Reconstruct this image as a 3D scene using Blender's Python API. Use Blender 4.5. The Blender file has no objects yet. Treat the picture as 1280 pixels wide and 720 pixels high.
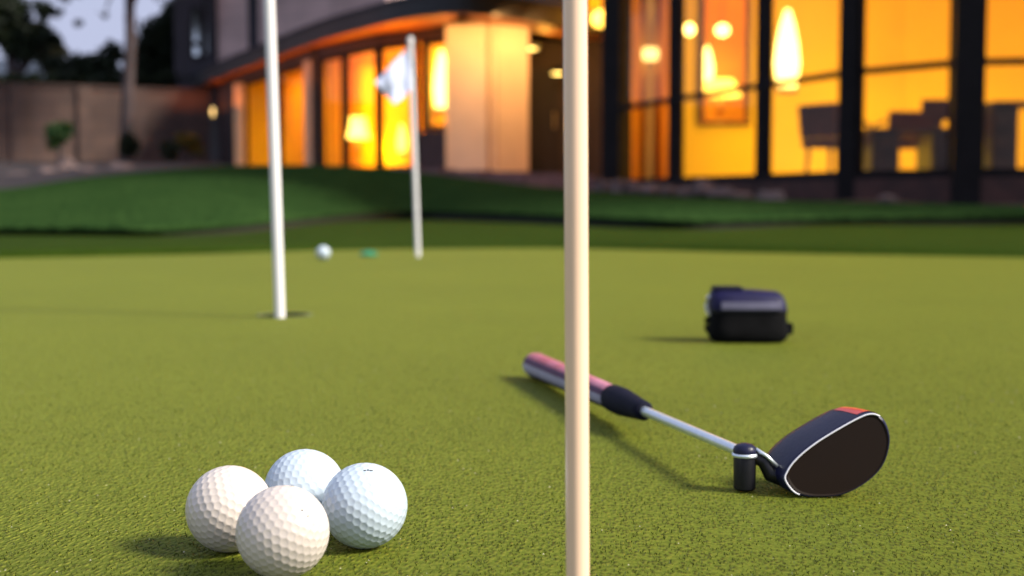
import bpy, bmesh, math, random
import numpy as np
from mathutils import Vector, Matrix
random.seed(7); np.random.seed(7)
R = math.radians; PI = math.pi
S = bpy.context.scene; COL = S.collection
# ------------------------------------------------------------ camera model
H = 0.172; F = 1600.0; PITCH = math.atan(105/1600.0)
cp, sp = math.cos(PITCH), math.sin(PITCH)
def ray(x, y):
    a, b = (x-640)/F, (360-y)/F
    return Vector((a, cp+b*sp, -sp+b*cp))
def at(x, y, D):                      # point of that picture column/row at distance D
    r = ray(x, y); s = D/r.y
    return Vector((0, 0, H)) + r*s
def gnd(x, y, z=0.0):
    r = ray(x, y); s = (z-H)/r.z
    return Vector((0, 0, H)) + r*s
def lin(pts, x):
    return float(np.interp(x, [p[0] for p in pts], [p[1] for p in pts]))
def smo(pts, x):                      # smooth interpolation
    xs = [p[0] for p in pts]; ys = [p[1] for p in pts]
    return float(sum(np.interp(x+d, xs, ys) for d in (-40,-25,-10,0,10,25,40))/7)
# ------------------------------------------------------------ materials
def mat(name, color=(.5,.5,.5), rough=.6, metal=0, spec=.5, var=.0, scale=5, bump=0, bscale=40, coat=0, c2=None, wave=None, emit=None, es=1, stretch=None):
    m = bpy.data.materials.new(name); m.use_nodes = True
    nt = m.node_tree; N = nt.nodes; L = nt.links
    b = N['Principled BSDF']
    b.inputs['Base Color'].default_value = (*color, 1); b.inputs['Roughness'].default_value = rough
    b.inputs['Metallic'].default_value = metal; b.inputs['Specular IOR Level'].default_value = spec
    b.inputs['Coat Weight'].default_value = coat
    tc = N.new('ShaderNodeTexCoord'); src = tc.outputs['Object']
    if stretch:
        mp = N.new('ShaderNodeMapping'); mp.inputs['Scale'].default_value = stretch
        L.new(src, mp.inputs['Vector']); src = mp.outputs['Vector']
    if var or c2:
        n = N.new('ShaderNodeTexNoise'); n.inputs['Scale'].default_value = scale; n.inputs['Detail'].default_value = 6
        L.new(src, n.inputs['Vector'])
        cr = N.new('ShaderNodeValToRGB'); cr.color_ramp.elements[0].position = .32; cr.color_ramp.elements[1].position = .68
        a = c2 if c2 else tuple(c*(1-var) for c in color)
        z = color if c2 else tuple(min(1, c*(1+var)) for c in color)
        cr.color_ramp.elements[0].color = (*a, 1); cr.color_ramp.elements[1].color = (*z, 1)
        L.new(n.outputs['Fac'], cr.inputs['Fac']); L.new(cr.outputs['Color'], b.inputs['Base Color'])
    if bump:
        n2 = N.new('ShaderNodeTexNoise'); n2.inputs['Scale'].default_value = bscale; n2.inputs['Detail'].default_value = 5
        L.new(src, n2.inputs['Vector'])
        bp = N.new('ShaderNodeBump'); bp.inputs['Strength'].default_value = bump; bp.inputs['Distance'].default_value = .02
        L.new(n2.outputs['Fac'], bp.inputs['Height']); L.new(bp.outputs['Normal'], b.inputs['Normal'])
    if emit:
        b.inputs['Emission Color'].default_value = (*emit, 1); b.inputs['Emission Strength'].default_value = es
    return m
def turf_mat(name, ca, cb, cell, bump=.6, dist=.002, spec=.12, rough=.7, sheen=0, gap=.5, gmax=.38, wob=.8, sy=1):
    m = bpy.data.materials.new(name); m.use_nodes = True
    nt = m.node_tree; N = nt.nodes; L = nt.links; b = N['Principled BSDF']
    tc = N.new('ShaderNodeTexCoord')
    nz = N.new('ShaderNodeTexNoise'); nz.inputs['Scale'].default_value = cell*.6; nz.inputs['Detail'].default_value = 3
    ad = N.new('ShaderNodeVectorMath'); ad.operation = 'MULTIPLY_ADD'
    ad.inputs[1].default_value = (wob/cell,)*3
    mpg = N.new('ShaderNodeMapping'); mpg.inputs['Scale'].default_value = (1, sy, 1); L.new(tc.outputs['Object'], mpg.inputs['Vector']); L.new(mpg.outputs['Vector'], nz.inputs['Vector'])
    L.new(nz.outputs['Color'], ad.inputs[0]); L.new(mpg.outputs['Vector'], ad.inputs[2])
    v = N.new('ShaderNodeTexVoronoi'); v.inputs['Scale'].default_value = cell; v.feature = 'F1'
    L.new(ad.outputs[0], v.inputs['Vector'])
    big = N.new('ShaderNodeTexNoise'); big.inputs['Scale'].default_value = 2.2; big.inputs['Detail'].default_value = 8; big.inputs['Roughness'].default_value = .7
    L.new(tc.outputs['Object'], big.inputs['Vector'])
    fine = N.new('ShaderNodeTexNoise'); fine.inputs['Scale'].default_value = 120; fine.inputs['Detail'].default_value = 6
    L.new(tc.outputs['Object'], fine.inputs['Vector'])
    mx = N.new('ShaderNodeMath'); mx.operation = 'ADD'; L.new(big.outputs['Fac'], mx.inputs[0]); L.new(fine.outputs['Fac'], mx.inputs[1])
    cr = N.new('ShaderNodeValToRGB'); cr.color_ramp.elements[0].position = .72; cr.color_ramp.elements[1].position = 1.25
    mr = N.new('ShaderNodeMapRange'); mr.inputs['From Min'].default_value = .7; mr.inputs['From Max'].default_value = 1.3
    L.new(mx.outputs[0], mr.inputs['Value'])
    cr.color_ramp.elements[0].position = 0; cr.color_ramp.elements[1].position = 1
    cr.color_ramp.elements[0].color = (*ca, 1); cr.color_ramp.elements[1].color = (*cb, 1)
    L.new(mr.outputs[0], cr.inputs['Fac'])
    # gaps between tufts: dark thatch with their shade painted in
    mr2 = N.new('ShaderNodeMapRange'); mr2.inputs['From Min'].default_value = .0; mr2.inputs['From Max'].default_value = gmax; mr2.inputs['From Min'].default_value = .12
    mr2.inputs['To Min'].default_value = gap; L.new(v.outputs['Distance'], mr2.inputs['Value'])
    mm = N.new('ShaderNodeMix'); mm.data_type = 'RGBA'; mm.blend_type = 'MULTIPLY'; mm.inputs[0].default_value = 1
    L.new(cr.outputs['Color'], mm.inputs[6]); L.new(mr2.outputs[0], mm.inputs[7])
    L.new(mm.outputs[2], b.inputs['Base Color'])
    b.inputs['Roughness'].default_value = rough; b.inputs['Specular IOR Level'].default_value = spec
    b.inputs['Sheen Weight'].default_value = sheen; b.inputs['Sheen Roughness'].default_value = .45; b.inputs['Sheen Tint'].default_value = (.80,.84,.10,1)
    bp = N.new('ShaderNodeBump'); bp.inputs['Strength'].default_value = bump; bp.inputs['Distance'].default_value = dist
    L.new(v.outputs['Distance'], bp.inputs['Height']); L.new(bp.outputs['Normal'], b.inputs['Normal'])
    return m
def leaf_mat(name, ca, cb, trans=.25):
    m = bpy.data.materials.new(name); m.use_nodes = True
    nt = m.node_tree; N = nt.nodes; L = nt.links; b = N['Principled BSDF']
    g = N.new('ShaderNodeNewGeometry'); cr = N.new('ShaderNodeValToRGB')
    cr.color_ramp.elements[0].color = (*ca, 1); cr.color_ramp.elements[1].color = (*cb, 1)
    L.new(g.outputs['Random Per Island'], cr.inputs['Fac']); L.new(cr.outputs['Color'], b.inputs['Base Color'])
    b.inputs['Roughness'].default_value = .55; b.inputs['Specular IOR Level'].default_value = .3
    t = N.new('ShaderNodeBsdfTranslucent'); L.new(cr.outputs['Color'], t.inputs['Color'])
    ms = N.new('ShaderNodeMixShader'); ms.inputs[0].default_value = trans
    L.new(b.outputs[0], ms.inputs[1]); L.new(t.outputs[0], ms.inputs[2]); L.new(ms.outputs[0], N['Material Output'].inputs['Surface'])
    return m
def glass_mat(name):
    m = bpy.data.materials.new(name); m.use_nodes = True
    nt = m.node_tree; N = nt.nodes; L = nt.links
    t = N.new('ShaderNodeBsdfTransparent'); t.inputs['Color'].default_value = (.93,.95,.93,1)
    g = N.new('ShaderNodeBsdfGlossy'); g.inputs['Roughness'].default_value = .02
    lw = N.new('ShaderNodeLayerWeight'); lw.inputs['Blend'].default_value = .5
    pw = N.new('ShaderNodeMath'); pw.operation = 'POWER'; pw.inputs[1].default_value = 4; L.new(lw.outputs['Facing'], pw.inputs[0])
    fr = N.new('ShaderNodeMath'); fr.operation = 'MULTIPLY_ADD'; fr.inputs[1].default_value = .25; fr.inputs[2].default_value = .012; L.new(pw.outputs[0], fr.inputs[0])
    ms = N.new('ShaderNodeMixShader'); L.new(fr.outputs[0], ms.inputs[0]); L.new(t.outputs[0], ms.inputs[1]); L.new(g.outputs[0], ms.inputs[2])
    L.new(ms.outputs[0], N['Material Output'].inputs['Surface']); N.remove(N['Principled BSDF'])
    return m
def brick_mat(name, c1, c2, mortar, scale, bw=.5, bh=.25):
    m = mat(name, c1, .85); nt = m.node_tree; N = nt.nodes; L = nt.links; b = N['Principled BSDF']
    tc = N.new('ShaderNodeTexCoord'); sx = N.new('ShaderNodeSeparateXYZ'); cx = N.new('ShaderNodeCombineXYZ')
    L.new(tc.outputs['Object'], sx.inputs[0]); L.new(sx.outputs['X'], cx.inputs['X']); L.new(sx.outputs['Z'], cx.inputs['Y'])
    br = N.new('ShaderNodeTexBrick'); br.inputs['Scale'].default_value = scale
    br.inputs['Color1'].default_value = (*c1,1); br.inputs['Color2'].default_value = (*c2,1); br.inputs['Mortar'].default_value = (*mortar,1)
    br.inputs['Brick Width'].default_value = bw; br.inputs['Row Height'].default_value = bh; br.inputs['Mortar Size'].default_value = .015
    L.new(cx.outputs[0], br.inputs['Vector'])
    n = N.new('ShaderNodeTexNoise'); n.inputs['Scale'].default_value = 1.3; n.inputs['Detail'].default_value = 7; L.new(tc.outputs['Object'], n.inputs['Vector'])
    mr = N.new('ShaderNodeMapRange'); mr.inputs['To Min'].default_value = .55; mr.inputs['To Max'].default_value = 1.35; L.new(n.outputs['Fac'], mr.inputs['Value'])
    mm = N.new('ShaderNodeMix'); mm.data_type = 'RGBA'; mm.blend_type = 'MULTIPLY'; mm.inputs[0].default_value = 1
    L.new(br.outputs['Color'], mm.inputs[6]); L.new(mr.outputs[0], mm.inputs[7]); L.new(mm.outputs[2], b.inputs['Base Color'])
    bp = N.new('ShaderNodeBump'); bp.inputs['Strength'].default_value = .5; bp.inputs['Distance'].default_value = .01
    L.new(br.outputs['Fac'], bp.inputs['Height']); bp.invert = True; L.new(bp.outputs['Normal'], b.inputs['Normal'])
    return m
M = {}
M['turf'] = turf_mat('putting turf', (.042,.064,.005), (.082,.108,.009), 420, .9, .0012, sheen=.26, gap=.06, gmax=.50, wob=.35, sy=.42)
M['fibre'] = leaf_mat('turf fibre', (.042,.060,.006), (.084,.110,.013), .4)
M['fringe'] = turf_mat('fringe turf', (.017,.038,.003), (.036,.062,.006), 90, .8, .01, .03, .9)
M['mound'] = turf_mat('mound grass', (.013,.036,.010), (.036,.074,.020), 14, 1, .03, 0, 1)
M['far_ground'] = mat('far grass', (.03,.05,.02), .9, var=.5, scale=.3)
M['soil'] = mat('dark soil', (.035,.024,.022), .95, var=.5, scale=4, bump=.8, bscale=9)
M['lip'] = mat('shade-dark soil edge', (.012,.012,.006), .95, var=.4, scale=30, bump=1, bscale=60)  # near-black soil colour paints the shade under the turf lip
M['mulch'] = mat('bark mulch', (.020,.012,.013), .95, var=.6, scale=3, bump=1, bscale=6)
M['ball'] = mat('warm tinted urethane', (.70,.62,.56), .34, spec=.5, coat=.3, var=.04, scale=60)  # warm bounce light on these balls put into the base colour
M['ball_sky_tint'] = mat('sky tinted urethane', (.52,.62,.72), .34, spec=.5, coat=.3, var=.04, scale=60)  # cool skylight shading of these balls put into the base colour
M['ink'] = mat('black ink', (.03,.03,.04), .4)
M['fibreglass'] = mat('warm tinted fibreglass', (.98,.68,.49), .25, spec=.5, coat=.4, var=.03, scale=9)  # peach of the warm bounce light mixed into the pole's colour
M['white_pole'] = mat('white painted rod', (.84,.82,.83), .35, spec=.5, coat=.3, var=.03, scale=14)
M['cloth'] = leaf_mat('flag cloth', (.56,.62,.82), (.58,.64,.84), .15)
M['cup'] = mat('worn cup liner', (.13,.15,.05), .5, var=.12, scale=30)
M['sand'] = mat('pale sand', (.55,.50,.34), .6, var=.3, scale=50)
M['disc'] = mat('green plastic', (.02,.26,.12), .35, var=.1, scale=30)
M['navy'] = mat('navy lacquer', (.009,.010,.038), .4, spec=.25, coat=.1, var=.15, scale=40, bump=.06, bscale=500)
M['navyrub'] = mat('navy rubber', (.006,.007,.022), .7, spec=.15, var=.2, scale=50, bump=.35, bscale=900)
M['face'] = mat('brown milled face', (.013,.007,.004), .5, metal=0, spec=.12, c2=(.012,.007,.005), scale=30, bump=.03, bscale=1500)
M['trim'] = mat('white paint trim', (.78,.78,.84), .3)
M['red'] = mat('red paint', (.55,.06,.05), .35, coat=.3, var=.1, scale=40)
M['chrome'] = mat('brushed chrome', (.80,.88,.96), .34, metal=.75, var=.05, scale=80, stretch=(8,1,1))
M['blackmetal'] = mat('black steel', (.006,.006,.009), .4, metal=0, spec=.3, coat=.1, var=.2, scale=60)
M['pink'] = mat('pink rubber', (.60,.24,.34), .5, spec=.4, c2=(.42,.08,.11), scale=22, bump=.25, bscale=700)
M['plum'] = mat('plum rubber', (.10,.035,.10), .55, spec=.4, var=.2, scale=40, bump=.3, bscale=700)
M['lilac'] = mat('lilac rubber', (.40,.38,.52), .5, spec=.4, var=.12, scale=40, bump=.25, bscale=700)
M['case'] = mat('black case fabric', (.005,.005,.006), .8, spec=.1, var=.3, scale=60, bump=.4, bscale=900)
M['caselid'] = mat('sky tinted case lid', (.008,.007,.045), .5, spec=.2, coat=.05, var=.2, scale=40, bump=.2, bscale=700)  # bluish skylight on the lid's top put into its colour
M['label'] = mat('grey strip', (.12,.115,.18), .45, var=.15, scale=60)
M['frame'] = mat('dark bronze frame', (.008,.006,.007), .6, spec=.15, var=.3, scale=4)
M['soffit'] = mat('cedar soffit', (.42,.17,.06), .6, c2=(.30,.11,.035), scale=3, stretch=(1,8,1))
M['beam'] = mat('dark timber', (.022,.013,.012), .6, var=.4, scale=6)
M['fascia'] = mat('black fascia', (.012,.011,.013), .6, var=.3, scale=3)
M['roof'] = mat('slate roof', (.030,.035,.060), .7, var=.35, scale=8, bump=.4, bscale=20)
M['plaster'] = mat('warm plaster', (.78,.60,.42), .8, var=.06, scale=2, bump=.1, bscale=30)
M['darkwall'] = mat('dark stained boards', (.040,.025,.026), .7, var=.4, scale=5, stretch=(6,6,.6))
M['pinkwall'] = brick_mat('pinkish block', (.74,.53,.50), (.68,.48,.46), (.5,.36,.35), 1.0, .9, .45)
M['upperdark'] = mat('dark cladding', (.022,.018,.028), .7, var=.4, scale=3, stretch=(5,5,.5))
M["fencewall"] = brick_mat("garden blockwork", (.115,.070,.056), (.085,.052,.044), (.06,.04,.04), 1.0, .8, .38)
M['skirt'] = mat('red brown plinth', (.050,.016,.012), .7, var=.4, scale=5, bump=.3, bscale=12)
M['terrace'] = brick_mat('pink terrace stone', (.30,.15,.13), (.22,.11,.10), (.1,.05,.05), 2.0, .7, .2)
M['stone'] = mat('garden rock', (.13,.09,.085), .9, var=.45, scale=6, bump=.8, bscale=12)
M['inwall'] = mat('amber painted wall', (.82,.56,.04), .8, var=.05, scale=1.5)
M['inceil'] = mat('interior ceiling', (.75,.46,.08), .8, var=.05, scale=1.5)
M['infloor'] = mat('timber floor', (.22,.10,.04), .4, var=.3, scale=4, stretch=(1,8,1))
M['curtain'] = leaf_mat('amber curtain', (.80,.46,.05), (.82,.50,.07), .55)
M['furn'] = mat('walnut', (.09,.035,.014), .5, var=.3, scale=8)
M['upholst'] = mat('rust upholstery', (.16,.05,.025), .85, var=.2, scale=12)
M['brass'] = mat('brass', (.6,.4,.15), .3, metal=1)
M['lampw'] = mat('lit shade', (.9,.8,.6), .5, emit=(1,.62,.14), es=7)
M['lamps'] = mat('lit diffuser', (.9,.8,.6), .5, emit=(1,.52,.06), es=4)
M['sconce'] = mat('lit sconce', (.9,.8,.6), .5, emit=(1,.66,.16), es=4.5)
M['porch'] = mat('lit porch lamp', (.9,.8,.6), .5, emit=(1,.62,.20), es=2.2)
M['glass'] = glass_mat('window glass')
M['bglass'] = mat('sky facing window', (.88,.93,1.0), .15, metal=1)
M['canvas'] = mat('dark orange canvas', (.34,.12,.03), .8, var=.3, scale=6)
M['bark'] = mat('bark', (.060,.045,.048), .9, var=.4, scale=6, bump=.8, bscale=14, stretch=(1,1,.3))
M['leafd'] = leaf_mat('dark leaves', (.010,.018,.010), (.035,.050,.022), .25)
M['leafo'] = leaf_mat('olive leaves', (.025,.030,.012), (.080,.066,.024), .3)
M['leafg'] = leaf_mat('green leaves', (.015,.050,.012), (.050,.120,.030), .3)
M['leafy'] = leaf_mat('yellow leaves', (.10,.075,.012), (.22,.16,.03), .3)
M['neigh'] = mat('grey render', (.06,.06,.075), .8, var=.2, scale=1)
M['neighroof'] = mat('blue slate', (.035,.048,.075), .7, var=.3, scale=3)
# ------------------------------------------------------------ object helpers
def link(name, me, m, parent=None, smooth=False):
    o = bpy.data.objects.new(name, me); COL.objects.link(o)
    if m is not None and len(me.materials) == 0: me.materials.append(M[m] if isinstance(m, str) else m)
    if parent is not None: o.parent = parent
    if smooth:
        for p in me.polygons: p.use_smooth = True
    return o
def pyobj(name, vs, fs, m, parent=None, smooth=False):
    me = bpy.data.meshes.new(name); me.from_pydata([tuple(v) for v in vs], [], fs); me.update()
    return link(name, me, m, parent, smooth)
def bmobj(name, bm, m, parent=None, smooth=False):
    bmesh.ops.recalc_face_normals(bm, faces=bm.faces)
    me = bpy.data.meshes.new(name); bm.to_mesh(me); bm.free()
    return link(name, me, m, parent, smooth)
def autosmooth(o, ang=35):
    me = o.data
    for p in me.polygons: p.use_smooth = True
    me.update()
    try:
        bm = bmesh.new(); bm.from_mesh(me)
        for e in bm.edges:
            if len(e.link_faces) == 2 and e.calc_face_angle(0) > R(ang): e.smooth = False
        bm.to_mesh(me); bm.free()
    except Exception as ex: print(ex)
def empty(name, label, cat, loc=(0,0,0), group=None):
    o = bpy.data.objects.new(name, None); COL.objects.link(o); o.location = loc; o.empty_display_size = .1
    tag(o, label, cat, group); return o
def tag(o, label, cat, group=None):
    o['label'] = label; o['category'] = cat
    if group: o['group'] = group
    return o
def struct(o): o['kind'] = 'structure'; return o
def box(bm, c, s, rz=0, bev=0):
    r = bmesh.ops.create_cube(bm, size=1)
    Mx = Matrix.Translation(c) @ Matrix.Rotation(rz, 4, 'Z') @ Matrix.Diagonal((s[0], s[1], s[2], 1))
    bmesh.ops.transform(bm, matrix=Mx, verts=r['verts'])
    if bev:
        es = list({e for v in r['verts'] for e in v.link_edges})
        bmesh.ops.bevel(bm, geom=es, offset=bev, segments=2, affect='EDGES', profile=.7)
def slab(bm, a, b, z0, z1, th):       # upright wall panel between plan points a, b, centred on the line
    a = Vector((a[0], a[1])); b = Vector((b[0], b[1])); d = b-a; c = (a+b)/2
    box(bm, (c.x, c.y, (z0+z1)/2), (d.length, th, z1-z0), math.atan2(d.y, d.x))
def tube(bm, pts, rads, seg=20, caps=True, up=None):
    rings = []; n = len(pts); pts = [Vector(p) for p in pts]
    for i, p in enumerate(pts):
        d = (pts[min(i+1, n-1)] - pts[max(i-1, 0)]).normalized()
        u = Vector((0,0,1)) if abs(d.z) < .95 else Vector((1,0,0))
        x = d.cross(u).normalized(); y = x.cross(d).normalized()
        r = rads[i] if isinstance(rads, (list, tuple)) else rads
        rings.append([bm.verts.new(p + x*math.cos(2*PI*k/seg)*r + y*math.sin(2*PI*k/seg)*r) for k in range(seg)])
    for i in range(n-1):
        for k in range(seg):
            bm.faces.new((rings[i][k], rings[i][(k+1)%seg], rings[i+1][(k+1)%seg], rings[i+1][k]))
    if caps:
        bm.faces.new(rings[0][::-1]); bm.faces.new(rings[-1])
    return rings
def lathe(bm, prof, seg=32, c=(0,0,0)):
    rings = []
    for r, z in prof:
        if r < 1e-6: rings.append([bm.verts.new((c[0], c[1], c[2]+z))])
        else: rings.append([bm.verts.new((c[0]+r*math.cos(2*PI*k/seg), c[1]+r*math.sin(2*PI*k/seg), c[2]+z)) for k in range(seg)])
    for a, b in zip(rings, rings[1:]):
        for k in range(seg):
            k2 = (k+1) % seg
            if len(a) == 1 and len(b) == 1: continue
            if len(a) == 1: bm.faces.new((a[0], b[k], b[k2]))
            elif len(b) == 1: bm.faces.new((a[k], a[k2], b[0]))
            else: bm.faces.new((a[k], a[k2], b[k2], b[k]))
# ------------------------------------------------------------ terrain
EDGE = [(-600,328),(0,323),(200,319),(400,313),(520,311),(700,310),(900,315),(1100,319),(1280,322),(1900,330)]
LIP = [(-600,299),(0,299),(200,300),(300,293),(400,282),(500,274),(640,279),(780,287),(850,289),(1000,285),(1280,282),(1900,281)]
CREST = [(-600,246),(0,238),(110,221),(240,209),(300,206),(400,206),(480,209),(560,220),(700,236),(850,246),(1000,251),(1280,257),(1900,258)]
CRD = [(-600,13),(0,14),(240,18),(480,18),(600,16),(760,14),(900,12.2),(1280,10.4),(1900,10.2)]
BKD = [(-600,30),(240,30.5),(300,28),(400,22.5),(480,21),(600,20.5),(760,17.0),(845,15.5),(955,13.6),(1064,12.3),(1208,11.4),(1900,11.3)]
BKY = [(-600,200),(240,203),(300,209),(400,212),(480,214),(600,226),(700,238),(850,247),(1000,251),(1280,257),(1900,258)]
cols = [-560+10*i for i in range(240)]
def hill_noise(x, y): return .02*math.sin(x*1.7+y*.6)+.015*math.sin(x*.7-y*1.3+1)
def ltop(b): return .0068*b.y+.004
def edgept(x): return gnd(x, smo(EDGE, x))
def lippt(x): return gnd(x, smo(LIP, x))
# putting green, with a real hole for the cup
CUP = gnd(356, 394); CUPR = .037
bm = bmesh.new()
outer = [(-9,-4,0),(9,-4,0),(9,2,0)] + [tuple(edgept(x)) for x in reversed(range(-400, 1690, 15))] + [(-9,2,0)]
vo = [bm.verts.new(v) for v in outer]; eo = [bm.edges.new((vo[i], vo[(i+1)%len(vo)])) for i in range(len(vo))]
vi = [bm.verts.new((CUP.x+CUPR*math.cos(2*PI*k/48), CUP.y+CUPR*math.sin(2*PI*k/48), 0)) for k in range(48)]
ei = [bm.edges.new((vi[i], vi[(i+1)%48])) for i in range(48)]
bmesh.ops.triangle_fill(bm, use_beauty=True, use_dissolve=False, edges=eo+ei)
for f in bm.faces:
    f.normal_update()
    if f.normal.z < 0: f.normal_flip()
me = bpy.data.meshes.new('putting_green'); bm.to_mesh(me); bm.free()
struct(link('putting_green', me, 'turf'))
# fringe collar: slightly taller turf from the edge of the green to the lip
vs, fs = [], []; n = 9
for i, x in enumerate(cols):
    a, b = edgept(x), lippt(x)
    for j in range(n):
        t = j/(n-1); p = a.lerp(b, t); z = -.002 if j == 0 else .012+.006*math.sin(p.x*2+p.y)
        if j == 1: p = a.lerp(b, .004)
        vs.append((p.x, p.y, z))
for i in range(len(cols)-1):
    for j in range(n-1):
        a = i*n+j; fs.append((a, a+n, a+n+1, a+1))
struct(pyobj('fringe', vs, fs, 'fringe', smooth=True))
# lip: soil edge under the mound's turf, dark colour standing in for shade
vs, fs = [], []; prof = []
for x in cols:
    b = lippt(x); d = Vector((b.x, b.y)).normalized(); w = .004*random.uniform(-1,1)
    for (k, z) in ((-.02,.005),(.03,-.02),(.14,-.02),(.17,.02),(.15,ltop(b)-.008+w),(.30,ltop(b)-.004)):
        vs.append((b.x+d.x*k, b.y+d.y*k, z))
for i in range(len(cols)-1):
    for j in range(5):
        a = i*6+j; fs.append((a, a+6, a+7, a+1))
struct(pyobj('shade_soil_edge', vs, fs, 'lip'))
# mound
vs, fs = [], []; n = 44
def backpt(x): return at(x, smo(BKY, x), smo(BKD, x))
def crestpt(x): return at(x, smo(CREST, x), smo(CRD, x))
for x in cols:
    b = lippt(x); d = Vector((b.x, b.y)).normalized(); c = crestpt(x)
    s = Vector((b.x+d.x*.12, b.y+d.y*.12, 0))
    vs.append((s.x, s.y, ltop(b)-.012)); vs.append((s.x-d.x*.02, s.y-d.y*.02, ltop(b)+.004)); vs.append((s.x+d.x*.02, s.y+d.y*.02, ltop(b)+.018))
    for j in range(3, n):
        t = (j-2)/(n-3); p = s.lerp(c, t)
        e = .6*t + .4*(t*t*(3-2*t))
        z0_ = ltop(b)+.018; z = z0_ + (c.z-z0_)*e + hill_noise(p.x, p.y)*t*(1-t)*2
        vs.append((p.x, p.y, z))
for i in range(len(cols)-1):
    for j in range(n-1):
        a = i*n+j; fs.append((a, a+n, a+n+1, a+1))
struct(pyobj('grass_mound', vs, fs, 'mound', smooth=True))
# planted beds behind the crest
vs, fs = [], []; n = 26
for x in cols:
    c, b = crestpt(x), backpt(x)
    for j in range(n):
        if j < 20: t = j/19; p = c.lerp(b, t); z = p.z + (math.sin(p.x*3.1)*math.cos(p.y*2.3)*.04)*t
        else: t = (j-19)/6; p = b + Vector((b.x, b.y, 0)).normalized()*t*t*60; z = b.z + .0*t
        vs.append((p.x, p.y, z-.004))
for i in range(len(cols)-1):
    for j in range(n-1):
        a = i*n+j; fs.append((a, a+n, a+n+1, a+1))
struct(pyobj('soil_bed', vs, fs, 'mulch', smooth=True))
struct(pyobj('ground', [(-400,-200,-.15),(400,-200,-.15),(400,900,-.15),(-400,900,-.15)], [(0,1,2,3)], 'far_ground'))
# close turf fibres, thinning with distance
def fibres():
    D0, D1 = .44, 1.9; N = 60000
    u = np.random.rand(N); D = D0*(D1/D0)**u
    X = (np.random.rand(N)-.5)*.92*D
    c = .0026                         # tufts gather on a jittered lattice so small dark gaps stay open
    gx, gy = np.round(X/c), np.round(D/c)
    def hsh(a, b, k): return np.modf(np.abs(np.sin(a*127.1+b*311.7+k*74.7)*43758.5453))[0]
    tx = (gx+.5*(gy % 2)+ (hsh(gx,gy,1)-.5)*.7)*c; ty = (gy+(hsh(gx,gy,2)-.5)*.7)*c
    mixv = np.where(D < 1.0, .42, 1.0)
    X = X*mixv + tx*(1-mixv); Y = D*mixv + ty*(1-mixv)
    ok = (X-CUP.x)**2+(Y-CUP.y)**2 > (CUPR+.002)**2
    X, Y = X[ok], Y[ok]; N = len(X)
    h = np.random.uniform(.0006, .0015, N)*np.interp(Y, [0,1.0,1.9], [1,1,.4]); a = np.random.rand(N)*2*PI; w = np.random.uniform(.00015,.00032,N)*np.interp(Y, [0,.7,1.9], [1,1,1.7])
    l = np.random.uniform(.2, 1.5, N)*h; b = np.random.rand(N)*2*PI
    ca, sa = np.cos(a)*w, np.sin(a)*w; lx, ly = np.cos(b)*l, np.sin(b)*l
    V = np.empty((N,5,3))
    V[:,0] = np.stack([X-ca, Y-sa, np.full(N,-.0003)], 1); V[:,1] = np.stack([X+ca, Y+sa, np.full(N,-.0003)], 1)
    V[:,2] = np.stack([X+ca*.8+lx*.4, Y+sa*.8+ly*.4, h*.7], 1); V[:,3] = np.stack([X-ca*.8+lx*.4, Y-sa*.8+ly*.4, h*.7], 1)
    V[:,4] = np.stack([X+lx, Y+ly, h], 1)
    me = bpy.data.meshes.new('turf_fibres'); me.vertices.add(N*5); me.vertices.foreach_set('co', V.ravel())
    base = (np.arange(N)*5)[:,None]
    idx = np.concatenate([base+np.array([[0,1,2,3]]), base+np.array([[3,2,4]])], 1).ravel()
    me.loops.add(N*7); me.loops.foreach_set('vertex_index', idx)
    me.polygons.add(N*2); ls = np.empty(N*2, int); ls[0::2] = np.arange(N)*7; ls[1::2] = np.arange(N)*7+4
    me.polygons.foreach_set('loop_start', ls); me.update(calc_edges=True); me.validate()
    o = link('grass', me, 'fibre'); o['kind'] = 'stuff'; tag(o, 'short clipped synthetic turf fibres covering the near putting green', 'turf')
fibres()
def grains():
    rs = random.Random(9); vs, fs = [], []
    for _ in range(420):
        D = .5*(2.4/.5)**rs.random(); x = (rs.random()-.5)*.9*D; z = rs.uniform(.0012,.0026); q = rs.uniform(.00022,.0006)
        i = len(vs); vs += [(x-q,D-q*.6,z-q*.4),(x+q,D-q*.7,z-q*.3),(x+q*.1,D+q,z-q*.4),(x,D,z+q*.8)]
        fs += [(i,i+1,i+3),(i+1,i+2,i+3),(i+2,i,i+3),(i,i+2,i+1)]
    o = pyobj('sand', vs, fs, 'sand'); o['kind'] = 'stuff'; tag(o, 'scattered pale sand grains caught in the turf fibres', 'sand')
grains()
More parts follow.
